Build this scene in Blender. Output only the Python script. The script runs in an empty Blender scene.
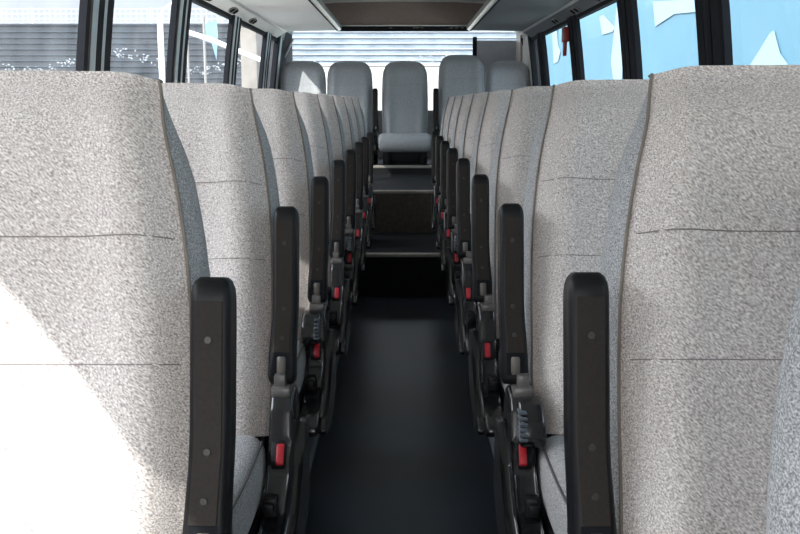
import bpy, bmesh, math, random
from mathutils import Vector, Matrix
random.seed(4)
C = bpy.context.scene.collection
SC = bpy.context.scene
PI = math.pi

# ------------------------------------------------------------------ materials
def s2l(c):
    return tuple(((x/255)/12.92 if x/255 <= .04045 else ((x/255+.055)/1.055)**2.4) for x in c)

def mat(name, col, rough=.5, metal=0, noise=.0, nscale=30, bump=0, coat=0, spec=.5):
    m = bpy.data.materials.new(name); m.use_nodes = True
    nt = m.node_tree; b = nt.nodes['Principled BSDF']
    b.inputs['Roughness'].default_value = rough
    b.inputs['Metallic'].default_value = metal
    b.inputs['Specular IOR Level'].default_value = spec
    b.inputs['Coat Weight'].default_value = coat
    tc = nt.nodes.new('ShaderNodeTexCoord')
    n = nt.nodes.new('ShaderNodeTexNoise'); n.inputs['Scale'].default_value = nscale; n.inputs['Detail'].default_value = 4
    nt.links.new(tc.outputs['Object'], n.inputs['Vector'])
    r = nt.nodes.new('ShaderNodeValToRGB')
    lo = tuple(max(0, x*(1-noise)) for x in col); hi = tuple(min(1, x*(1+noise)) for x in col)
    r.color_ramp.elements[0].position = .3; r.color_ramp.elements[1].position = .7
    r.color_ramp.elements[0].color = (*lo, 1); r.color_ramp.elements[1].color = (*hi, 1)
    nt.links.new(n.outputs['Fac'], r.inputs['Fac']); nt.links.new(r.outputs['Color'], b.inputs['Base Color'])
    if bump:
        bp = nt.nodes.new('ShaderNodeBump'); bp.inputs['Strength'].default_value = bump; bp.inputs['Distance'].default_value = .002
        nt.links.new(n.outputs['Fac'], bp.inputs['Height']); nt.links.new(bp.outputs['Normal'], b.inputs['Normal'])
    return m

def fabric(name, dark, mid, light, scale=95, ang=-40, stretch=.33, bump=.35):
    m = bpy.data.materials.new(name); m.use_nodes = True
    nt = m.node_tree; b = nt.nodes['Principled BSDF']; L = nt.links.new
    b.inputs['Roughness'].default_value = .92; b.inputs['Specular IOR Level'].default_value = .15
    b.inputs['Sheen Weight'].default_value = .12
    tc = nt.nodes.new('ShaderNodeTexCoord')
    mp0 = nt.nodes.new('ShaderNodeMapping'); mp0.inputs['Rotation'].default_value = (0, math.radians(ang), 0)
    mp = nt.nodes.new('ShaderNodeMapping'); mp.inputs['Scale'].default_value = (stretch, .6, 1)
    L(tc.outputs['Object'], mp0.inputs['Vector']); L(mp0.outputs['Vector'], mp.inputs['Vector'])
    n = nt.nodes.new('ShaderNodeTexNoise'); n.inputs['Scale'].default_value = scale*2.6; n.inputs['Detail'].default_value = 1.2; n.inputs['Roughness'].default_value = .6
    L(mp.outputs['Vector'], n.inputs['Vector'])
    r = nt.nodes.new('ShaderNodeValToRGB'); cr = r.color_ramp
    cr.elements[0].position = .33; cr.elements[0].color = (*dark, 1)
    cr.elements[1].position = .68; cr.elements[1].color = (*light, 1)
    e = cr.elements.new(.5); e.color = (*mid, 1)
    L(n.outputs['Fac'], r.inputs['Fac'])
    n2 = nt.nodes.new('ShaderNodeTexNoise'); n2.inputs['Scale'].default_value = scale*6; n2.inputs['Detail'].default_value = 1
    L(tc.outputs['Object'], n2.inputs['Vector'])
    mx = nt.nodes.new('ShaderNodeMix'); mx.data_type = 'RGBA'; mx.blend_type = 'OVERLAY'; mx.inputs[0].default_value = .0
    L(r.outputs['Color'], mx.inputs[6]); L(n2.outputs['Fac'], mx.inputs[7]); L(mx.outputs[2], b.inputs['Base Color'])
    bp = nt.nodes.new('ShaderNodeBump'); bp.inputs['Strength'].default_value = bump; bp.inputs['Distance'].default_value = .0015
    L(n.outputs['Fac'], bp.inputs['Height']); L(bp.outputs['Normal'], b.inputs['Normal'])
    return m

def glass(name, tint=(1, 1, 1), refl=.06, haze=0.0):
    m = bpy.data.materials.new(name); m.use_nodes = True
    nt = m.node_tree; nt.nodes.clear(); L = nt.links.new
    out = nt.nodes.new('ShaderNodeOutputMaterial')
    t = nt.nodes.new('ShaderNodeBsdfTransparent'); t.inputs['Color'].default_value = (*tint, 1)
    g = nt.nodes.new('ShaderNodeBsdfGlossy'); g.inputs['Roughness'].default_value = .02
    mx = nt.nodes.new('ShaderNodeMixShader'); mx.inputs[0].default_value = refl
    L(t.outputs[0], mx.inputs[1]); L(g.outputs[0], mx.inputs[2])
    last = mx.outputs[0]
    if haze:
        d = nt.nodes.new('ShaderNodeBsdfTranslucent'); d.inputs['Color'].default_value = (.95, .97, 1, 1)
        nz = nt.nodes.new('ShaderNodeTexNoise'); nz.inputs['Scale'].default_value = 5
        tc = nt.nodes.new('ShaderNodeTexCoord'); L(tc.outputs['Object'], nz.inputs['Vector'])
        ml = nt.nodes.new('ShaderNodeMath'); ml.operation = 'MULTIPLY'; ml.inputs[1].default_value = haze*2
        L(nz.outputs['Fac'], ml.inputs[0])
        m2 = nt.nodes.new('ShaderNodeMixShader'); L(ml.outputs[0], m2.inputs[0])
        L(last, m2.inputs[1]); L(d.outputs[0], m2.inputs[2]); last = m2.outputs[0]
    L(last, out.inputs['Surface'])
    return m

M = {}
M['fab']  = fabric('seat_fabric_weave', s2l((152, 143, 139)), s2l((214, 206, 202)), s2l((254, 250, 246)), scale=350, stretch=.24)
M['gus']  = fabric('gusset_fabric', s2l((118, 119, 120)), s2l((166, 168, 170)), s2l((210, 212, 214)), scale=260, stretch=.7, bump=.2)
M['cush'] = fabric('cushion_fabric', s2l((106, 105, 106)), s2l((150, 149, 149)), s2l((196, 195, 195)), scale=240, stretch=.7, bump=.2)
M['rear'] = fabric('rear_seat_fabric', s2l((146, 147, 149)), s2l((168, 171, 173)), s2l((192, 196, 198)), scale=160)
M['pipe'] = mat('taupe_piping', s2l((128, 120, 112)), .7, noise=.15)
M['pipe2'] = mat('dark_cushion_piping', s2l((74, 73, 74)), .6)
M['seam'] = mat('seam_thread', s2l((138, 131, 128)), .9)
M['blk']  = mat('black_plastic', s2l((20, 21, 24)), .4, noise=.1, nscale=60, bump=.03, spec=.25)
M['gloss']= mat('glossy_black_plastic', s2l((26, 27, 29)), .22, noise=.1, nscale=40, coat=.3)
M['strip']= mat('grained_armrest_insert', s2l((46, 42, 39)), .6, noise=.12, nscale=220, bump=.12, spec=.15)
M['screw']= mat('dark_screw', s2l((52, 50, 48)), .35, metal=.4)
M['barrel']= mat('hinge_barrel', s2l((92, 86, 80)), .4, noise=.1)
M['brk']  = mat('grey_bracket', s2l((105, 102, 100)), .35, metal=.3)
M['red']  = mat('red_button', s2l((168, 26, 40)), .4, noise=.05)
M['knobg']= mat('ridged_grey', s2l((72, 80, 90)), .5)
M['floor']= mat('rubber_floor', s2l((38, 43, 49)), .36, noise=.12, nscale=6, spec=.2)
M['plinth']= mat('plinth_vinyl', s2l((66, 71, 76)), .45, noise=.12, nscale=14)
M['tread']= mat('tread_rubber', s2l((28, 29, 31)), .85, noise=.1, nscale=14, spec=.1)
M['riser']= mat('riser_carpet', s2l((74, 69, 64)), .9, noise=.3, nscale=35)
M['nose'] = mat('step_nosing', s2l((150, 146, 138)), .35, metal=.4, noise=.1)
M['shelf_l'] = mat('rack_fabric_lit', s2l((236, 233, 226)), .8, noise=.05, nscale=160)  # lit copy of the rack cloth, brightness painted in
M['shelf_r'] = mat('rack_fabric_shaded', s2l((90, 92, 94)), .55, noise=.05, nscale=160)  # same cloth on the right side, shade painted in
M['alu']  = mat('brushed_rail', s2l((196, 197, 192)), .3, metal=.7, noise=.08)
M['vent'] = mat('vent_grey', s2l((120, 116, 110)), .6, noise=.1)
M['ceil'] = mat('ceiling_cloth', s2l((205, 203, 196)), .9, noise=.03)
M['brown']= mat('rear_bulkhead', s2l((122, 107, 98)), .75, noise=.06)
M['wallg']= mat('side_lining', s2l((120, 120, 120)), .85, noise=.1)
M['pbrn'] = mat('pillar_brown', s2l((78, 70, 68)), .8, noise=.1)
M['seal'] = mat('window_rubber', s2l((24, 26, 30)), .8, noise=.1, spec=.15)
M['pstrip']= mat('pillar_strip', s2l((176, 186, 188)), .4, metal=.2, noise=.06)
M['sealr']= mat('pillar_black_cloth', s2l((40, 41, 46)), .85, noise=.1, spec=.15)
M['gl']   = glass('window_glass', (.97, .985, 1), .05, .03)
M['glr']  = glass('window_glass_tinted', (.90, .97, 1), .04, .02)
M['glb']  = glass('rear_glass', (.97, .985, 1), .04, .05)
M['cloth']= mat('grey_panel_cloth', s2l((160, 162, 166)), .85, noise=.06)
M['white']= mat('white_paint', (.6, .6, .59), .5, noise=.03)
M['wpanel']= mat('white_corner_lining', (.85, .83, .8), .35, noise=.03)
M['blue'] = mat('blue_coachwork', s2l((66, 104, 119)), .6, noise=.06, nscale=.7)
M['bwhite']= mat('pale_reflection', s2l((120, 138, 146)), .6, noise=.04, nscale=2)  # tone of the reflections painted on the blue side
M['fac']  = mat('slatted_facade', s2l((24, 34, 43)), .7, noise=.3, nscale=2.2)
M['facl'] = mat('facade_rail', s2l((62, 73, 82)), .6, noise=.2, nscale=1.2)
M['facb'] = mat('hazed_facade', s2l((112, 124, 134)), .7, noise=.3, nscale=2.2)  # lighter copy of the slatted facade, rear glass haze painted in
M['facbl']= mat('hazed_facade_rail', s2l((180, 187, 192)), .6, noise=.12, nscale=1.2)  # slat rails lightened for the same painted haze
M['ground']= mat('asphalt', s2l((110, 110, 108)), .9, noise=.2, nscale=1.5)
M['pale'] = mat('pale_render', s2l((160, 158, 148)), .9, noise=.08, nscale=2)
M['leaf'] = mat('pale_leaves', s2l((140, 147, 150)), .7, noise=.2)
M['beige']= mat('beige_stone', s2l((112, 106, 98)), .9, noise=.15, nscale=3)
M['lblue']= mat('light_blue_reflection', s2l((96, 128, 150)), .6, noise=.1)  # colours the window reflection modelled as a sheet
M['hred'] = mat('red_enamel', s2l((150, 40, 38)), .4)
M['wire'] = mat('fence_wire', s2l((190, 198, 204)), .6)
M['copper']= mat('copper_trim', s2l((150, 116, 98)), .35, metal=.3, noise=.2)

# ------------------------------------------------------------------ mesh helpers
def finish(name, bm, m, parent=None, ang=40, smooth=True):
    bmesh.ops.recalc_face_normals(bm, faces=bm.faces)
    for f in bm.faces: f.smooth = smooth
    if smooth:
        for e in bm.edges:
            if len(e.link_faces) == 2 and e.calc_face_angle(0) > math.radians(ang): e.smooth = False
    me = bpy.data.meshes.new(name); bm.to_mesh(me); bm.free()
    if isinstance(m, (list, tuple)):
        for x in m: me.materials.append(x)
    else: me.materials.append(m)
    o = bpy.data.objects.new(name, me); C.objects.link(o)
    if parent: o.parent = parent
    return o

def BM(): return bmesh.new()

def box(bm, x0, x1, y0, y1, z0, z1, bev=0, seg=2):
    r = bmesh.ops.create_cube(bm, size=1)
    vs = r['verts']
    for v in vs:
        v.co = Vector((x0 if v.co.x < 0 else x1, y0 if v.co.y < 0 else y1, z0 if v.co.z < 0 else z1))
    if bev:
        es = list({e for v in vs for e in v.link_edges})
        bmesh.ops.bevel(bm, geom=es, offset=bev, segments=seg, profile=.5, affect='EDGES')
    return bm

def loft(bm, rings, cap=True, closed=True):
    V = [[bm.verts.new(p) for p in r] for r in rings]
    n = len(rings[0])
    for a, b in zip(V[:-1], V[1:]):
        for i in range(n if closed else n-1):
            bm.faces.new((a[i], a[(i+1) % n], b[(i+1) % n], b[i]))
    if cap and closed:
        bm.faces.new(V[0]); bm.faces.new(V[-1])
    return V

def rrect(hw, hh, r, k=4):
    pts = []
    for cx, cy, a0 in ((hw-r, hh-r, 0), (-hw+r, hh-r, 90), (-hw+r, -hh+r, 180), (hw-r, -hh+r, 270)):
        for i in range(k+1):
            a = math.radians(a0+90*i/k); pts.append((cx+r*math.cos(a), cy+r*math.sin(a)))
    return pts

def tube(bm, path, rad, n=8, cap=True):
    rings = []; prev = None
    P = [Vector(p) for p in path]
    for i, p in enumerate(P):
        t = (P[min(i+1, len(P)-1)]-P[max(i-1, 0)]).normalized()
        up = prev if prev is not None else (Vector((0, 0, 1)) if abs(t.z) < .9 else Vector((1, 0, 0)))
        x = t.cross(up)
        if x.length < 1e-6: x = t.cross(Vector((0, 1, 0)))
        x.normalize(); y = x.cross(t).normalized(); prev = y
        rings.append([p+x*math.cos(2*PI*k/n)*rad+y*math.sin(2*PI*k/n)*rad for k in range(n)])
    loft(bm, rings, cap)
    return bm

def prism(bm, poly, axis, a0, a1, bev=0, seg=2):
    """poly of (p,q) extruded along axis 'x' (p=y,q=z), 'y' (p=x,q=z) or 'z'"""
    f = {'x': lambda p, q, a: (a, p, q), 'y': lambda p, q, a: (p, a, q), 'z': lambda p, q, a: (p, q, a)}[axis]
    b2 = BM()
    A = [b2.verts.new(f(p, q, a0)) for p, q in poly]; B = [b2.verts.new(f(p, q, a1)) for p, q in poly]
    n = len(poly)
    b2.faces.new(A); b2.faces.new(B)
    for i in range(n): b2.faces.new((A[i], A[(i+1) % n], B[(i+1) % n], B[i]))
    if bev: bmesh.ops.bevel(b2, geom=list(b2.edges), offset=bev, segments=seg, profile=.5, affect='EDGES')
    me = bpy.data.meshes.new('tmp'); b2.to_mesh(me); b2.free(); bm.from_mesh(me); bpy.data.meshes.remove(me)
    return bm

def thing(name, label, cat, loc=(0, 0, 0), group=None):
    o = bpy.data.objects.new(name, None); C.objects.link(o); o.location = loc
    o['label'] = label; o['category'] = cat
    if group: o['group'] = group
    return o

def tag(o, label, cat, group=None, kind=None):
    o['label'] = label; o['category'] = cat
    if group: o['group'] = group
    if kind: o['kind'] = kind
    return o

def struct(name, bm, m, parent=None, **k):
    o = finish(name, bm, m, parent, **k)
    if parent is None: o['kind'] = 'structure'
    return o

def kids(o): return [c for c in C.objects if c.parent == o]
def dup(root, loc, label, group=None):
    r = root.copy(); C.objects.link(r); r.location = loc; r['label'] = label
    if group: r['group'] = group
    for ch in kids(root):
        c = ch.copy(); C.objects.link(c); c.parent = r
        for g in kids(ch):
            d = g.copy(); C.objects.link(d); d.parent = c
    return r

def sstep(a, b, x):
    t = max(0, min(1, (x-a)/(b-a))); return t*t*(3-2*t)
def interp(tab, x):
    for (x0, y0), (x1, y1) in zip(tab[:-1], tab[1:]):
        if x <= x1:
            t = (x-x0)/(x1-x0); return y0+(y1-y0)*t
    return tab[-1][1]
def cinterp(tab, x):           # smooth (catmull) interpolation
    n = len(tab)
    for i in range(n-1):
        x0, y0 = tab[i]; x1, y1 = tab[i+1]
        if x <= x1 or i == n-2:
            t = max(0, min(1, (x-x0)/(x1-x0)))
            m0 = (tab[i+1][1]-tab[i-1][1])/(tab[i+1][0]-tab[i-1][0]) if i else (y1-y0)/(x1-x0)
            m1 = (tab[i+2][1]-tab[i][1])/(tab[i+2][0]-tab[i][0]) if i+2 < n else (y1-y0)/(x1-x0)
            h = x1-x0
            return (2*t**3-3*t*t+1)*y0+(t**3-2*t*t+t)*h*m0+(-2*t**3+3*t*t)*y1+(t**3-t*t)*h*m1

# ------------------------------------------------------------------ seats
PLINTH = .12
BASE = .55            # height of the backrest foot above the aisle floor
class Frame:          # local frame of a backrest: u across, v up the back, n out of its face
    def __init__(s, side, tilt, y0=0, z0=BASE, ox=0):
        s.side, s.t, s.y0, s.z0, s.ox = side, math.radians(tilt), y0, z0, ox
    def __call__(s, a, v, n):
        ct, st = math.cos(s.t), math.sin(s.t)
        return Vector((s.side*a-s.ox, s.y0+v*st-n*ct, s.z0+v*ct+n*st-PLINTH))

W_COACH = [(0, .236), (.2, .236), (.36, .233), (.48, .226), (.58, .212), (.66, .193), (.715, .180)]
T_COACH = [(0, .12), (.3, .12), (.46, .118), (.56, .105), (.64, .074), (.69, .034), (.715, .010)]

def front_n(u, v, L, head=.016):
    a = abs(u)
    n = .020*math.exp(-((a-.74)/.17)**2)*(1-.6*sstep(L-.2, L, v)) - .034*sstep(.80, 1.0, a)**1.3*(1-.7*sstep(L-.2, L, v))
    n += .010*math.exp(-((v-.18)/.1)**2) + head*sstep(.40, .56, v)
    n -= .055*sstep(L-.13, L, v)**2
    return n

def backrest_parts(fr, ac, W, T, L, crown, mats, root, levels, seams, top_round=False, head=.016):
    """one backrest: face shell, two gusset panels, two piping lines and two seams, all children of root"""
    us = [math.sin(PI/2*(-1+2*i/20)) * .35 + (-1+2*i/20)*.65 for i in range(21)]
    F, B = [], []
    for v in levels:
        w = cinterp(W, v); T_ = cinterp(T, v)
        rf, rb = [], []
        for u in us:
            vv = v + crown*(1-abs(u)**3)*sstep(L*.55, L, v)
            n = front_n(u, v, L, head)
            rf.append(fr(ac+u*w, vv, n))
            nb = front_n(1, v, L, head)-T_
            bulge = .03*(1-u*u)*sstep(0, .1, L-v) + .035*(1-u*u)*(1-sstep(0, .1, L-v))*1.0
            rb.append(fr(ac+u*w*.99, vv, nb-bulge*.6 if v < L-.02 else nb-.02*(1-u*u)))
        F.append(rf); B.append(rb)
    bm = BM()
    VF = loft(bm, F, cap=False, closed=False); VB = loft(bm, B, cap=False, closed=False)
    for i in range(len(us)-1): bm.faces.new((VF[-1][i], VF[-1][i+1], VB[-1][i+1], VB[-1][i]))
    o = finish('backrest', bm, mats[0], root, ang=70)
    for sgn, k in ((-1, 0), (1, -1)):
        bm = BM(); rows = []
        for j, v in enumerate(levels):
            p, q = F[j][k], B[j][k]
            row = []
            for i in range(6):
                t = i/5
                pt = p.lerp(q, t); pt.x += sgn*fr.side*.017*math.sin(PI*t)*(1-sstep(L-.12, L, v))
                row.append(pt)
            rows.append(row)
        loft(bm, rows, cap=False, closed=False)
        g = finish('side_panel', bm, mats[1], o, ang=70)
        path = [F[j][k]+Vector((sgn*fr.side*.0015, -.002, 0)) for j in range(len(levels))]
        path.append(path[-1]+Vector((sgn*fr.side*.001, .008, -.002)))
        finish('piping', tube(BM(), path, .0022, 8), mats[2], o)
    for vs in seams:
        w = cinterp(W, vs)
        path = [fr(ac+u*w, vs, front_n(u, vs, L, head)+.0005) for u in [-.97+1.94*i/24 for i in range(25)]]
        finish('seam', tube(BM(), path, .0008, 5), mats[3], o)
    return o

LV = [0, .06, .12, .18, .24, .30, .36, .42, .47, .51, .55, .59, .62, .65, .675, .693, .705, .715]

def cushion_parts(side, a0, a1, yb, yf, ztop, th, root, mfab, mpipe, ox):
    ac, hw = (a0+a1)/2, (a1-a0)/2
    rings = []
    n = 14
    for i in range(n+1):
        t = i/n; y = yb+(yf-yb)*t
        e = math.sqrt(max(0, 1-(2*t-1)**8))          # rounded ends
        drop = -.012*math.sin(PI*t) + .012*t
        hh = th/2*(.35+.65*e); zz = ztop-th/2+drop
        pts = rrect(hw*(.93+.07*e), hh, min(.042, hh*.95), 5)
        rings.append([(side*(ac+px)-ox, y, zz+pz-PLINTH) for px, pz in pts])
    bm = BM(); loft(bm, rings)
    o = finish('seat_cushion', bm, mfab, root, ang=60)
    path = []
    for i in range(1, n):
        t = i/n; y = yb+(yf-yb)*t
        e = math.sqrt(max(0, 1-(2*t-1)**8)); drop = -.012*math.sin(PI*t)+.012*t
        path.append((side*(ac-hw*(.93+.07*e)+.008)-ox, y, ztop-.016+drop-PLINTH-th/2*.65*(1-e)))
    finish('piping', tube(BM(), path, .0028, 6), mpipe, o)
    return o

def armrest_parts(fr, a, vb, vt, n0, root, lowered=False):
    hw, hn = .0245, .027
    def sh(v): return .006*(1-sstep(vb+.04, vb+.17, v))
    rings = []
    prof = [(vb, .80), (vb+.006, .93), (vb+.015, 1)] + [(vb+.015+(vt-vb-.05)*i/8, 1) for i in range(1, 9)] + [(vt-.024, .99), (vt-.014, .94), (vt-.006, .82), (vt-.001, .62)]
    for v, k in prof:
        wide = 1+.12*(1-sstep(vb, vb+.13, v))
        rings.append([fr(a+sh(v)+px, v, n0+pz-(1-k)*.006) for px, pz in rrect(hw*k*wide, hn*k, .010*k, 4)])
    bm = BM(); loft(bm, rings)
    o = finish('armrest', bm, M['blk'], root, ang=50)
    # inset strip
    bm = BM(); rings = []
    v0, v1 = vb+.063, vt-.030
    for i in range(13):
        v = v0+(v1-v0)*i/12
        rings.append([fr(a+sh(v)+.001+px, v, n0+hn+pz) for px, pz in ((-.017, -.003), (-.017, .0012), (-.0155, .0024), (.0155, .0024), (.017, .0012), (.017, -.003))])
    loft(bm, rings); finish('armrest_insert', bm, M['strip'], o, ang=35)
    for v in (vt-.075, vt-.205, vt-.262):
        bm = BM()
        c = fr(a+sh(v)+.001, v, n0+hn+.0022); d = fr(a+sh(v)+.001, v, n0+hn+.0046)
        tube(bm, [c, d], .0042, 10)
        finish('screw', bm, M['screw'], o)
    # hinge slot and barrel
    bm = BM(); rings = []
    for v in (vb+.018, vb+.062):
        rings.append([fr(a+sh(v)+px, v, n0+hn+pz) for px, pz in ((-.0175, -.006), (-.0175, .0012), (.0175, .0012), (.0175, -.006))])
    loft(bm, rings); finish('hinge_slot', bm, M['seal'], o)
    bm = BM(); rings = []
    for v in (vb+.019, vb+.025, vb+.05, vb+.054):
        k = .8 if v in (vb+.019, vb+.054) else 1
        rings.append([fr(a+sh(v)+.010*k*math.cos(2*PI*i/12), v, n0+hn-.002+.008*k*math.sin(2*PI*i/12)) for i in range(12)])
    loft(bm, rings); finish('hinge_barrel', bm, M['barrel'], o)
    return o

def console_parts(side, root, ox, knob):
    X = lambda a: side*a-ox
    poly = [(.10, .39), (.10, .60), (.075, .635), (.035, .645), (-.005, .640), (-.028, .615), (-.045, .56), (-.075, .50), (-.135, .455),
            (-.20, .43), (-.27, .42), (-.31, .405), (-.318, .385), (-.29, .368), (-.2, .36), (-.08, .36), (.04, .37)]
    poly = [(p, q-PLINTH) for p, q in poly]
    bm = BM(); prism(bm, poly, 'x', X(.199), X(.244), .008, 3)
    con = finish('side_cover', bm, M['gloss'], root, ang=50)
    # lower skirt that bellies toward the aisle
    poly2 = [(.10, .40), (.10, .56), (.04, .57), (-.03, .50), (-.12, .44), (-.24, .405), (-.29, .385), (-.28, .37), (-.2, .355), (-.06, .35), (.05, .37)]
    bm = BM(); prism(bm, [(p, q-PLINTH) for p, q in poly2], 'x', X(.180), X(.2), .007, 3)
    finish('skirt', bm, M['gloss'], con, ang=50)
    # bracket under the armrest
    bm = BM(); box(bm, *sorted((X(.205), X(.244))), -.012, .065, .632-PLINTH, .652-PLINTH, .005, 2)
    box(bm, *sorted((X(.215), X(.238))), .0, .06, .648-PLINTH, .675-PLINTH, .004, 2)
    finish('armrest_bracket', bm, M['brk'], con)
    # red buckle on the front face
    bk = BM(); prism(bk, [(p, q-PLINTH) for p, q in ((-.03, .562), (-.052, .558), (-.0725, .525), (-.0725, .510), (-.05, .508))], 'x', X(.210), X(.238), .004, 2)
    b = finish('seat_belt_buckle', bk, M['blk'], root)
    bm = BM(); prism(bm, [(p, q-PLINTH) for p, q in ((-.045, .557), (-.0585, .554), (-.0775, .525), (-.076, .518), (-.06, .518))], 'x', X(.2125), X(.2275), .003, 2)
    finish('release_button', bm, M['red'], b)
    # latch block on the forward shelf
    bm = BM()
    box(bm, *sorted((X(.214), X(.242))), -.165, -.135, .452-PLINTH, .490-PLINTH, .006, 2)
    box(bm, *sorted((X(.219), X(.238))), -.178, -.160, .462-PLINTH, .482-PLINTH, .004, 2)
    lt = finish('belt_latch', bm, M['blk'], root)
    if knob:
        bm = BM()
        prism(bm, [(p, q-PLINTH) for p, q in ((-.005, .638), (-.040, .635), (-.078, .610), (-.092, .575), (-.078, .553), (-.04, .553), (0, .59))], 'x', X(.212), X(.262), .010, 3)
        kb = finish('recline_lever', bm, M['gloss'], root, ang=50)
        bm = BM()
        for i in range(6):
            z = .572+i*.009; y = -.094+.0006*i*i*1.6
            box(bm, *sorted((X(.210), X(.226))), y, y+.03, z-PLINTH, z+.006-PLINTH, .0015, 1)
        finish('lever_grip', bm, M['knobg'], kb)
    return con

def coach_seat(side, tilt, name, label, group, knob=False, lowered=False, seatbelt=True):
    ox = side*.7
    root = thing(name, label, 'seat', (ox, 0, PLINTH), group)
    fr = Frame(side, tilt, 0, BASE+(.007 if side > 0 else 0), ox)
    mats = (M['fab'], M['gus'], M['pipe'], M['seam'])
    for ac in (.487, .952):
        backrest_parts(fr, ac, W_COACH, T_COACH, .715, .010, mats, root, LV, (.505, .352))
    for a0, a1 in ((.252, .716), (.722, 1.186)):
        cushion_parts(side, a0, a1, .02, -.43, .568, .13, root, M['cush'], M['pipe2'], ox)
    if lowered:
        fl = Frame(side, tilt-92, -.02, .60, ox)
        armrest_parts(fl, .212, .0, .36, .0, root)
    else:
        fa = Frame(side, 11, -.0, BASE, ox)
        armrest_parts(fa, .2195 if side < 0 else .2065, .104, .457 if side < 0 else .463, -.022, root)
    console_parts(side, root, ox, knob)
    X = lambda a: side*a-ox
    bm = BM()
    box(bm, *sorted((X(.25), X(1.18))), -.36, .10, .40-PLINTH, .44-PLINTH, .008, 2)
    finish('seat_frame', bm, M['blk'], root)
    for a in (.34, 1.08):
        for y in (-.30, .04):
            bm = BM(); prism(bm, [(y-.03, .41-PLINTH), (y+.03, .41-PLINTH), (y+.045, 0.0), (y-.045, 0.0)], 'x', X(a), X(a+.04), .006, 2)
            finish('leg', bm, M['blk'], root)
    return root

D1, PITCH = 1.06, .81
ORD = ['nearest', 'second', 'third', 'fourth', 'fifth', 'sixth', 'seventh', 'farthest']
GL, GR = 'double seats along the left of the aisle', 'double seats along the right of the aisle'
def lab(i, side):
    s = 'left' if side < 0 else 'right'
    if i == 0:
        return ('large sunlit grey fabric seat nearest the camera left of the aisle, armrest raised' if side < 0 else
                'large grey fabric seat in full view right of the aisle, with front armrest raised')
    if side > 0 and i == 1: return 'grey fabric seat with ridged recline lever, second armrest from the camera right of aisle'
    if side < 0 and i == 2: return 'grey fabric seat with small sunlit strip, third from the camera left of the aisle'
    if i == 7: return f'farthest grey fabric seat of the row left of the aisle, before the raised back row' if side < 0 else 'farthest grey fabric seat of the row right of the aisle, before the raised back row'
    return f'grey fabric seat with raised black armrest, {ORD[i]} from the camera in the {s} row'

OFF = {-1: .016, 1: .007}
SH = {(-1, 0): -.008, (1, 0): .004}
knobs = {(-1, 2), (1, 1), (-1, 4), (1, 4)}
protos = {}
for side in (-1, 1):
    for i in range(8):
        k = (side, i) in knobs
        y = D1+PITCH*i + (0 if i < 7 else .06)
        g = GL if side < 0 else GR
        if (side, k) not in protos:
            r = coach_seat(side, 15, 'coach_seat', lab(i, side), g, k)
            r.location = (side*(.7+OFF[side] + SH.get((side, i), 0)), y, PLINTH); protos[(side, k)] = r
        else:
            dup(protos[(side, k)], (side*(.7+OFF[side] + SH.get((side, i), 0)), y, PLINTH), lab(i, side), g)
r = coach_seat(1, 26, 'coach_seat', 'reclined grey seat closest of all, only its rounded edge showing at right photo edge', GR, lowered=True)
r.location = (.700, D1-PITCH+.09, PLINTH)

# ------------------------------------------------------------------ rear row
W_REAR = [(0, .192), (.2, .199), (.42, .198), (.54, .194), (.60, .187), (.64, .175), (.665, .154), (.68, .122)]
T_REAR = [(0, .10), (.4, .10), (.55, .08), (.62, .055), (.66, .03), (.68, .012)]
LVR = [0, .07, .14, .21, .28, .35, .42, .48, .53, .57, .60, .625, .645, .66, .672, .68]
def rear_seat(x, y, dz, arm, label, cw=.2):
    zf = .649
    root = thing('rear_bench_seat', label, 'seat', (x, y, zf), 'raised row of five seats at the back')
    fr = Frame(1, 9, 0, .905+dz, 0)
    fr.z0 += PLINTH-zf
    o = backrest_parts(fr, 0, W_REAR, T_REAR, .68, .012, (M['rear'], M['rear'], M['rear'], M['seam']), root, LVR, (.46,), head=.01)
    c = cushion_parts(1, -cw, cw, .03, -.44, .925+dz-zf+PLINTH, .165, root, M['rear'], M['rear'], 0)
    bm = BM(); box(bm, -.2, .2, -.36, .05, .12, .155, .006)
    for sx in (-.17, .14): box(bm, sx, sx+.03, -.30, -.02, 0.0, .13, .006)
    box(bm, -.2, .2, -.24, -.22, 0.0, .13, .004)
    finish('seat_base', bm, M['blk'], root)
    if arm:
        fa = Frame(1, 9, 0, .905, 0); fa.z0 += PLINTH-zf
        armrest_parts(fa, arm*.238, .02, .43, -.01, root)
        bm = BM(); prism(bm, [(.08, -.0), (.08, .30), (-.02, .31), (-.12, .25), (-.2, .17), (-.2, .08), (-.1, 0)], 'x', arm*.238-.025, arm*.238+.025, .008, 2)
        finish('side_cover', bm, M['gloss'], root)
    return root
rear_seat(-.94, 9.25, 0, 0, 'dark grey rear seat with small sunlit triangle beside the left rear pillar')
rear_seat(-.505, 9.25, 0, 1, 'dark grey rear seat left of the middle one, black armrest raised')
rear_seat(.008, 9.25, 0, 0, 'dark grey middle rear seat facing down the aisle, cushion in full view', .236)
rear_seat(.53, 9.20, .055, -1, 'tallest dark grey rear seat, right of the middle one with raised black armrest')
rear_seat(.965, 9.25, 0, 0, 'dark grey rear seat at the right end below the grey panel')

# ------------------------------------------------------------------ bus shell
Y0, Y1 = -2.6, 10.15
AF = .315                       # half width of the aisle floor
def wa(z):                      # inner face of the side wall
    t = max(0, (z-.95)/.85); return 1.215-.085*t**1.5

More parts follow.
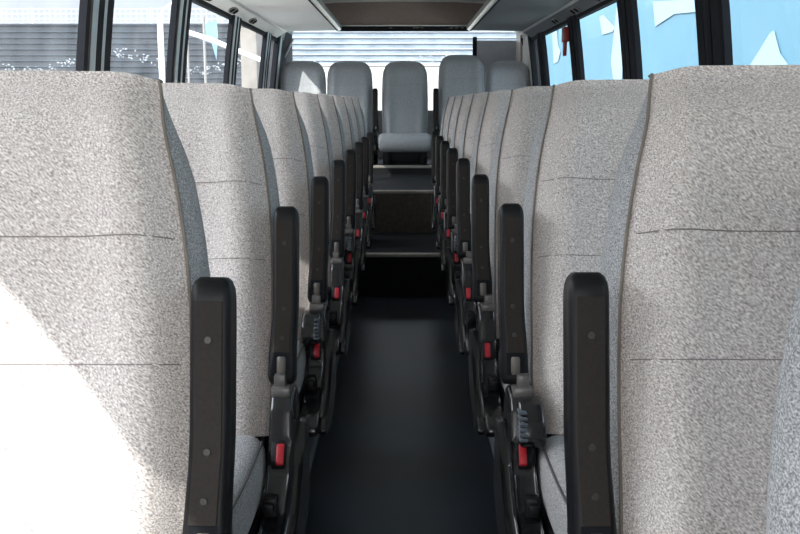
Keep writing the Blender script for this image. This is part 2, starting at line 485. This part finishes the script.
bm = BM(); box(bm, -1.25, 1.25, Y0, Y1, -.08, 0); struct('floor', bm, M['floor'], smooth=False)
for side, nm in ((-1, 'left'), (1, 'right')):
    bm = BM()
    prism(bm, [(side*AF, 0.0), (side*(AF-.012), .02), (side*AF, .03), (side*(AF+.012), PLINTH-.012), (side*(AF+.022), PLINTH), (side*1.22, PLINTH), (side*1.22, 0.0)], 'y', Y0, 10.1)
    struct('floor', bm, M['plinth']).name = 'trim_%d' % (1 if side < 0 else 2)
    # lining below the windows
    bm = BM(); prism(bm, [(side*1.215, 0), (side*1.215, .95), (side*1.19, .965), (side*1.19, .985), (side*1.27, .985), (side*1.27, 0)], 'y', Y0, Y1)
    struct('wall_'+nm, bm, M['wallg'], smooth=False)
    # roof side above the windows
    bm = BM(); rows = []
    for z in (1.775, 1.85, 1.93, 2.0, 2.05): rows.append((side*(wa(z)-.0 - max(0, (z-1.9))*.6), z))
    out = [(x+side*.06, z) for x, z in rows]
    prism(bm, rows+out[::-1], 'y', Y0, Y1)
    o = struct('ceiling', bm, M['ceil'])
bm = BM()
pts = [(-1.06, 2.045), (-.8, 2.06), (-.4, 2.075), (0, 2.08), (.4, 2.075), (.8, 2.06), (1.06, 2.045)]
prism(bm, pts+[(x, z+.06) for x, z in pts[::-1]], 'y', Y0, Y1)
struct('ceiling', bm, M['ceil'])

# pillars and panes
YC = 9.07
PY = [-1.0, .86, 2.3, 3.87, 5.26, 6.87, 8.47]
ZB, ZT = .985, 1.785
def slab(bm, side, y0, y1, p_in, p_out, zs=None):
    zs = zs or [ZB-.01+(ZT-ZB+.02)*i/6 for i in range(7)]
    rings = []
    for z in zs:
        a = wa(z)
        rings.append([(side*(a-p_in), y0, z), (side*(a-p_in), y1, z), (side*(a+p_out), y1, z), (side*(a+p_out), y0, z)])
    loft(bm, rings)
k = 3
for side in (-1, 1):
    for y in PY:
        bm = BM(); slab(bm, side, y-.13, y+.13, .011, .018)
        p = struct('trim', bm, M['pbrn'] if side < 0 else M['sealr'], ang=30); p.name = 'trim_%d' % k; k += 1
        for a, b in ((-.165, -.12), (.075, .165)):
            bm = BM(); slab(bm, side, y+a, y+b, .013, .016); struct('rubber_seal', bm, M['seal'], p, ang=30)
        if side < 0:
            for a, b in ((-.09, -.03), (.045, .08)):
                bm = BM(); slab(bm, side, y+a, y+b, .014, -.005); struct('metal_strip', bm, M['pstrip'], p, ang=30)
            bm = BM(); slab(bm, side, y-.03, y+.045, .013, -.005); struct('dark_strip', bm, M['seal'], p, ang=30)
        else:
            bm = BM(); slab(bm, side, y-.02, y+.02, .016, -.005); struct('dark_strip', bm, M['seal'], p, ang=30)
w = 1
for side in (-1, 1):
    edges = [Y0]+PY+[YC]
    for y0, y1 in zip(edges[:-1], edges[1:]):
        bm = BM()
        rows = [[(side*(wa(z)+.02), y0+.02, z), (side*(wa(z)+.02), y1-.02, z)] for z in [ZB+(ZT-ZB)*i/6 for i in range(7)]]
        loft(bm, rows, cap=False, closed=False)
        o = struct('window', bm, M['gl'] if side < 0 else M['glr']); o.name = 'window_%d' % w; w += 1
        bm = BM(); slab(bm, side, y0, y1, .006, .03, [ZT-.042, ZT]); struct('window_frame', bm, M['seal'], o, ang=30)

# rear end: corner posts, bulkhead, rear glass
for side in (-1, 1):
    bm = BM(); prism(bm, [(side*1.165, 9.40), (side*1.12, 9.62), (side*1.10, 9.98), (side*1.13, Y1), (side*1.25, Y1), (side*1.25, 9.40)], 'z', .12, 1.86, .01)
    p = struct('trim', bm, M['pbrn'] if side < 0 else M['wpanel']); p.name = 'trim_%d' % k; k += 1
    e0 = YC
    bm = BM(); slab(bm, side, e0+.12, 9.42, .012, .05); struct('corner_panel', bm, M['pbrn'] if side < 0 else M['wpanel'], p, ang=30)
    bm = BM(); slab(bm, side, e0, e0+.12, .016, .05); struct('rubber_seal', bm, M['seal'], p, ang=30)
    if side < 0:
        bm = BM(); slab(bm, side, e0+.12, e0+.24, .018, -.005); struct('metal_strip', bm, M['pstrip'], p, ang=30)
        bm = BM(); tube(bm, [(-1.165, 9.60, 1.79), (-1.17, 9.60, 1.58), (-1.175, 9.60, 1.2)], .018, 8); struct('grab_rail', bm, M['pstrip'], p)
        bm = BM(); tube(bm, [(-1.085, 9.9, 1.80), (-1.10, 9.62, 1.70), (-1.14, 9.58, 1.62)], .012, 8); struct('strut', bm, M['alu'], p)
    else:
        bm = BM(); prism(bm, [(1.10, 1.80), (1.165, 1.80), (1.165, 1.60)], 'y', 9.60, 9.63); struct('corner_panel', bm, M['seal'], p)
        bm = BM(); tube(bm, [(1.115, 9.64, 1.83), (1.12, 9.62, 1.62), (1.125, 9.62, 1.3)], .014, 8); struct('copper_strip', bm, M['copper'], p)
        bm = BM(); tube(bm, [(1.168, 9.60, 1.80), (1.168, 9.60, 1.3)], .014, 8); struct('copper_strip', bm, M['copper'], p)
bm = BM(); box(bm, -1.25, 1.25, Y1, Y1+.08, -.08, 1.12); struct('wall_rear', bm, M['wallg'], smooth=False)
bm = BM(); prism(bm, [(9.02, 2.075), (9.10, 1.885), (9.16, 1.865), (9.6, 1.90), (9.6, 2.075)], 'x', -1.0, 1.0, .006)
p = struct('trim', bm, M['brown']); p.name = 'trim_%d' % k; k += 1
bm = BM(); box(bm, -.60, .60, 9.085, 9.15, 1.872, 1.884, .003); struct('bulkhead_bead', bm, M['alu'], p)
bm = BM(); box(bm, -.60, .60, 9.10, 9.19, 1.832, 1.868, .006); s = struct('black_strip', bm, M['seal'], p)
for x in (-.12, .09, .12, .16, .42, .47, .52):
    bm = BM(); box(bm, x-.012, x+.012, 9.095, 9.11, 1.855, 1.864, .002); struct('indicator', bm, M['vent'], s)
bm = BM(); box(bm, -1.25, 1.25, Y1-.02, Y1+.06, 1.945, 2.1); struct('wall_rear', bm, M['wallg'], smooth=False).name = 'wall_rear_top'
bm = BM(); loft(bm, [[(-1.15, Y1+.03, 1.10), (1.15, Y1+.03, 1.10)], [(-1.15, Y1+.03, 1.95), (1.15, Y1+.03, 1.95)]], cap=False, closed=False)
o = struct('window', bm, M['glb']); o.name = 'window_%d' % w; w += 1
# front end below the windscreen, out of view
bm = BM(); box(bm, -1.25, 1.25, Y0-.08, Y0, -.08, .75); struct('wall_front', bm, M['wallg'], smooth=False)

# ------------------------------------------------------------------ luggage racks
YR = 9.02
for side in (-1, 1):
    s = 'left' if side < 0 else 'right'
    root = thing('luggage_rack', ('overhead luggage rack painted in its lit pale tone with metal edge rail above the left windows' if side < 0 else
                 'shaded grey overhead luggage rack with bright edge rail above the right windows'), 'luggage rack', (side*1.13, 3, 1.8))
    ox = side*1.13; A = lambda a: side*a-ox
    def R(poly, y0=Y0, y1=YR, bev=0):
        return prism(BM(), [(A(a), z-1.8) for a, z in poly], 'y', y0-3, y1-3, bev)
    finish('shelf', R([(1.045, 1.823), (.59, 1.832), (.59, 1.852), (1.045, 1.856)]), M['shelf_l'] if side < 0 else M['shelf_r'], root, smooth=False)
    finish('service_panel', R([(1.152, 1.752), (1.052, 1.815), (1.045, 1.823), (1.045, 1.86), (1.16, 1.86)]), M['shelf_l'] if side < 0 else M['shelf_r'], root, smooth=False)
    finish('seam_strip', R([(1.058, 1.8095), (1.040, 1.8195), (1.040, 1.8225), (1.06, 1.815)], bev=.0008), M['alu'], root)
    e = finish('edge_rail', R([(.595, 1.826), (.575, 1.826), (.556, 1.838), (.552, 1.872), (.565, 1.885), (.595, 1.860)], bev=.003), M['alu'], root)
    finish('dark_bead', R([(.600, 1.8295), (.588, 1.824), (.582, 1.824), (.582, 1.834), (.6, 1.834)]), M['seal'], e)
    for i in range(8):
        y = 1.6+i*PITCH*1.02
        for dy in (0,):
            # a service cluster: oval bezel with two nozzles and slots, lying on the sloping panel
            bmv = BM()
            c = Vector((A(1.098), y-3, 1.7855-1.8)); ax = Vector((A(1.052)-A(1.152), 0, .063)).normalized(); ay = Vector((0, 1, 0)); nn = ax.cross(ay)
            if nn.z > 0: nn = -nn
            rings = []
            for kk, h in ((1, -.002), (1, .005), (.86, .008), (.8, .004)):
                rings.append([c+ax*(.028*kk*math.cos(t*2*PI/20))+ay*(.13*kk*math.sin(t*2*PI/20))+nn*h for t in range(20)])
            loft(bmv, rings)
            vv = finish('service_unit', bmv, M['vent'], root)
            for q in (-.06, .06):
                bmv = BM(); tube(bmv, [c+ay*q+nn*.002, c+ay*q+nn*.012], .020, 12); finish('nozzle', bmv, M['seal'], vv)

# ------------------------------------------------------------------ aisle steps
def step(label, x0, x1, y0, y1, z0, z1, nose=.02, rm='riser'):
    root = thing('aisle_step', label, 'step', (0, y0, z0))
    bm = BM(); box(bm, x0, x1, 0, .02, 0, z1-z0-.004); finish('riser', bm, M[rm], root, smooth=False)
    bm = BM(); box(bm, x0, x1, .02, y1-y0, max(0, z1-z0-.05), z1-z0); finish('tread', bm, M['tread'], root, smooth=False)
    bm = BM(); prism(bm, [(-.006, z1-z0-nose), (-.008, z1-z0-.003), (-.003, z1-z0+.003), (.032, z1-z0+.003), (.032, z1-z0-.002), (.0, z1-z0-.006)], 'x', x0, x1, .0008)
    finish('nosing', bm, M['nose'], root)
    return root
step('first low dark aisle step with metal nosing across the far end of the floor', -AF+.012, AF-.012, 6.10, 7.115, 0, .269, rm='tread')
step('second tall aisle step with brown carpeted riser and bright nosing', -1.2, 1.2, 7.12, 8.82, .122, .573)
step('topmost shallow step with thin grey nosing under the back row', -1.2, 1.2, 8.82, Y1, .573, .645, rm='tread')
# ------------------------------------------------------------------ small fittings at the back
root = thing('privacy_panel', 'plain grey panel covering the right part of the rear window', 'panel', (.93, 9.98, 1.2))
bm = BM(); prism(bm, [(-.22, 0), (.19, 0), (.19, .585), (.17, .6), (-.22, .6)], 'y', -.012, .012, .004); finish('sheet', bm, M['cloth'], root)
bm = BM(); box(bm, -.255, -.215, -.02, .02, .0, .635, .006); finish('edge_post', bm, M['seal'], root)
bm = BM(); box(bm, .185, .20, -.016, .016, .0, .6, .004); finish('edge_post', bm, M['seal'], root)
root = thing('emergency_hammer', 'small red emergency hammer holder hanging in the rearmost right window', 'hammer', (1.125, 7.0, 1.614))
bm = BM(); box(bm, -.022, .016, 0, .12, 0, .10, .006); finish('holder', bm, M['hred'], root)
bm = BM(); prism(bm, [(.02, .02), (.08, .02), (.075, -.095), (.035, -.095)], 'x', -.018, .004, .004); finish('handle', bm, M['hred'], root)

# ------------------------------------------------------------------ outside
G = -.95
bm = BM(); box(bm, -60, 60, -40, 80, G-.1, G); struct('ground', bm, M['ground'], smooth=False)
def facade(name, label, x0, x1, y, ztop, mdark, mlight, per=.168, frac=.24, zfirst=None):
    root = thing(name, label, 'building', ((x0+x1)/2, y, G))
    hx = (x1-x0)/2; H = ztop-G
    bm = BM(); box(bm, -hx, hx, .05, 3.0, 0, H-.05); finish('wall_panel', bm, mdark, root, smooth=False)
    bm = BM(); box(bm, -hx-.05, hx+.05, -.02, 3.05, H-.06, H, .01); finish('coping', bm, mdark, root)
    bm = BM(); z = (zfirst or ztop-.25)-G
    while z > .3:
        prism(bm, [(.05, z-per*frac), (.0, z-per*frac*.8), (-.01, z-.01), (.05, z)], 'x', -hx, hx); z -= per
    finish('slats', bm, mlight, root)
    return root
fl = facade('slatted_building', 'dark blue-grey slatted building outside the left windows under pale sky', -26, -3.9, 30, 3.5, M['fac'], M['facl'], .168, .22, 3.28)
fr_ = facade('slatted_building', 'slatted wall seen through the rear window, glass haze painted into its bright colours', -3.8, 8.5, 30.2, 5.2, M['facb'], M['facbl'],   .165, .22, 5.1)
# wire fence on the left building roof
root = thing('wire_fence', 'faint pale wire fence along the top of the left slatted building', 'fence', (-12, 30.1, 3.5))
bm = BM()
for i in range(90): tube(bm, [(-6+i*.16, 0, 0), (-6+i*.16, 0, .42)], .006, 4)
for z in (.02, .14, .28, .42): tube(bm, [(-6, 0, z), (8.3, 0, z)], .006, 4)
finish('wire_mesh', bm, M['wire'], root)
for i in range(5):
    bm = BM(); tube(bm, [(-6+i*3.5, .02, 0), (-6+i*3.5, .02, .46)], .022, 6); finish('post', bm, M['wire'], root)
# white lamp post
root = thing('lamp_post', 'slim white lamp post standing outside the second left window', 'lamp post', (-6.0, 25, G))
bm = BM(); tube(bm, [(0, 0, 0), (0, 0, .9), (0, 0, 4.2)], .075, 12); finish('pole', bm, M['white'], root)
bm = BM(); tube(bm, [(0, 0, 4.15), (.1, 0, 4.4), (.4, 0, 4.6), (.7, 0, 4.65)], .04, 8); finish('arm', bm, M['white'], root)
bm = BM(); tube(bm, [(0, 0, 0), (0, 0, .12)], .16, 12); finish('base', bm, M['white'], root)
# slanting window reflection, modelled as a white tube on posts
root = thing('reflection_streak', 'long white window reflection sloping down, modelled as a tube behind the far left windows', 'reflection_streak', (-4.72, 22, G))
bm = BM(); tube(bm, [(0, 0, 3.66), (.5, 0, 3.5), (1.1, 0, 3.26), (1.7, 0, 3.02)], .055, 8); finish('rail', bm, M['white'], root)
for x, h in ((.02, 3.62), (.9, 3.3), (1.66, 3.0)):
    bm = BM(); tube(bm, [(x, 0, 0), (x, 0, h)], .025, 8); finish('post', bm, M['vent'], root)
# light blue window reflection, modelled as a flat sheet
root = thing('blue_reflection', 'pale blue pointed reflection modelled as a sheet behind the third left window', 'reflection_patch', (-4.6, 23.5, G))
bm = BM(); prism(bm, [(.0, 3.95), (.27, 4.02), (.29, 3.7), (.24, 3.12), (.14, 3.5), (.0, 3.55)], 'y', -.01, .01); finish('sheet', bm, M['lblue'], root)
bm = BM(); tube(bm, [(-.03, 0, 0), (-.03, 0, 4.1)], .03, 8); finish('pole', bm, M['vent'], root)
# beige building corner
root = thing('stone_building', 'beige stone building corner outside the last left window', 'building', (-4.3, 28, G))
bm = BM(); box(bm, -.22, .22, 0, 1.2, 0, 4.2, .02); finish('wall_block', bm, M['beige'], root)
bm = BM(); box(bm, -.25, .25, -.03, 1.25, 4.2, 4.28, .01); finish('roof_slab', bm, M['beige'], root)

root = thing('boundary_wall', 'low pale wall seen between the rear seats through the rear window', 'wall', (-.3, 27.5, G))
bm = BM(); box(bm, -3.4, 3.6, 0, .25, 0, 3.12, .01); finish('wall_block', bm, M['pale'], root)
bm = BM(); box(bm, -3.44, 3.64, -.04, .29, 3.12, 3.2, .015); finish('coping', bm, M['pale'], root)
def specks(name, label, x0, x1, y, z0, z1, n):
    bm = BM(); rnd = random.Random(9)
    for i in range(n):
        x = rnd.uniform(x0, x1); z = rnd.uniform(z0, z1)*(.9+.1*math.sin(x*1.3)); a = rnd.uniform(0, 6.28); q = rnd.uniform(.02, .05)
        c = Vector((x, y+rnd.uniform(-.15, .15), z))
        d1 = Vector((math.cos(a), .3, math.sin(a)))*q; d2 = Vector((-math.sin(a), .2, math.cos(a)))*q*.45
        bm.faces.new([bm.verts.new(c-d1), bm.verts.new(c-d2), bm.verts.new(c+d1), bm.verts.new(c+d2)])
    tag(finish(name, bm, M['leaf'], smooth=False), label, 'shrubs', kind='stuff')
specks('shrubbery', 'pale glittering shrub leaves above the low wall behind the rear window', -3.7, 3.2, 28.6, 2.2, 2.62, 420)
specks('shrubbery', 'pale shrub leaves before the slatted building outside the left windows', -14, -4.6, 29.2, 2.5, 2.78, 300)
# blue coach parked alongside on the right
XB = 3.4
root = thing('parked_bus', 'sky-blue vehicle side with painted white reflections filling the right windows', 'bus', (XB+1.2, 15, G))
bm = BM()
prof = [(0, .35), (-.02, 1.0), (-.01, 2.2), (.02, 3.4), (.06, 4.2), (.2, 4.5), (.6, 4.65), (1.9, 4.65), (2.4, 4.4), (2.5, .35)]
rings = []
for y, k_ in ((-14.5, .96), (-14.3, 1), (10.8, 1), (11, .96)):
    rings.append([(-1.2+x, y, z*k_) for x, z in prof])
loft(bm, rings); finish('body', bm, M['blue'], root, ang=30)
def patch(pts):
    bm = BM()
    q = [(-1.2-.026+0.0, y, z) for y, z in pts]
    q2 = [(x+.004 + (max(0, z-2.2)/1.2)*.03, y, z) for x, y, z in q]; q = [(x+(max(0, z-2.2)/1.2)*.03, y, z) for x, y, z in q]
    loft(bm, [q, q2]); finish('white_patch', bm, M['bwhite'], root, smooth=False)  # white reflections and a bright frame edge laid on as flat shapes
def pp(px, py):       # a photo point on the side of the vehicle
    Y = XB*1005/(px-404); return (Y-15, 1.2+(100-py)*Y/1005-G)
for poly in ([(749, 64), (757, 50), (766, 33), (770, 30), (778, 52), (787, 63), (768, 66)],
             [(648, 2), (690, 0), (692, 12), (670, 14), (652, 26)],
             [(596, 17), (600, 15), (612, 27), (610, 31), (600, 34)],
             [(592, 78), (602, 77), (602, 82), (592, 82)],
             [(613, 0), (620, 0), (622, 80), (614, 80), (610, 60)],
             [(550, 33), (554, 26), (556, 44), (559, 50), (557, 60), (553, 62)]):
    patch([pp(*p) for p in poly])
for y in (-9.5, 8.5):
    bm = BM(); tube(bm, [(-1.24, y, .5), (-.95, y, .5)], .5, 24); wv = finish('wheel', bm, M['seal'], root)
    bm = BM(); tube(bm, [(-1.255, y, .5), (-1.235, y, .5)], .28, 20); finish('hub', bm, M['alu'], wv)

# ------------------------------------------------------------------ light
wd = bpy.data.worlds.new('sky'); SC.world = wd; wd.use_nodes = True
nt = wd.node_tree; bg = nt.nodes['Background']
tc = nt.nodes.new('ShaderNodeTexCoord'); sx = nt.nodes.new('ShaderNodeSeparateXYZ'); rp = nt.nodes.new('ShaderNodeValToRGB')
nt.links.new(tc.outputs['Generated'], sx.inputs[0]); nt.links.new(sx.outputs['Z'], rp.inputs['Fac']); nt.links.new(rp.outputs['Color'], bg.inputs['Color'])
cr = rp.color_ramp
cr.elements[0].position = .22; cr.elements[0].color = (.088, .097, .106, 1)
cr.elements[1].position = 1.0; cr.elements[1].color = (.72, .84, 1, 1)
e = cr.elements.new(.42); e.color = (.93, .96, 1, 1)
mr = nt.nodes.new('ShaderNodeMapRange')      # the sky is brighter on the sun's side
mr.inputs['From Min'].default_value = -1; mr.inputs['From Max'].default_value = 1
mr.inputs['To Min'].default_value = 6.8*1.75; mr.inputs['To Max'].default_value = 6.8*.55
nt.links.new(sx.outputs['X'], mr.inputs['Value']); nt.links.new(mr.outputs['Result'], bg.inputs['Strength'])
sun = bpy.data.lights.new('sun', 'SUN'); sun.energy = 6.2; sun.angle = math.radians(.5); sun.color = (1, .96, .9)
so = bpy.data.objects.new('sun', sun); C.objects.link(so)
so.rotation_euler = Vector((1, 1.38, -1.11)).to_track_quat('-Z', 'Y').to_euler()

al = bpy.data.lights.new('windscreen_fill', 'AREA'); al.shape = 'RECTANGLE'; al.size = 2.2; al.size_y = 1.1; al.energy = 46; al.color = (1, .98, .96)  # fill lamp added at the windscreen to brighten the seat fronts
ao = bpy.data.objects.new('windscreen_fill', al); C.objects.link(ao); ao.location = (0, -2.4, 1.35)
ao.rotation_euler = (math.radians(90), 0, 0)
bl = bpy.data.lights.new('bounce_fill', 'AREA'); bl.shape = 'RECTANGLE'; bl.size = 11; bl.size_y = .5; bl.energy = 80; bl.color = (1, .96, .9)  # added lamp outside the right windows, lifts the left rack as bounce
bo = bpy.data.objects.new('bounce_fill', bl); C.objects.link(bo); bo.location = (2.5, 4.0, .85)
bo.rotation_euler = Vector((-1.0, 0, .32)).to_track_quat('-Z', 'Y').to_euler()
# ------------------------------------------------------------------ camera
cam = bpy.data.cameras.new('camera'); co = bpy.data.objects.new('camera', cam); C.objects.link(co)
cam.sensor_width = 36; cam.lens = 991*36/800; cam.clip_start = .02
co.location = (0, 0, 1.2)
co.rotation_euler = (math.radians(90-9.43), 0, math.radians(4/991*57.3))
SC.camera = co
SC.view_settings.view_transform = 'Standard'
SC.view_settings.look = 'None'
SC.view_settings.exposure = 0.0
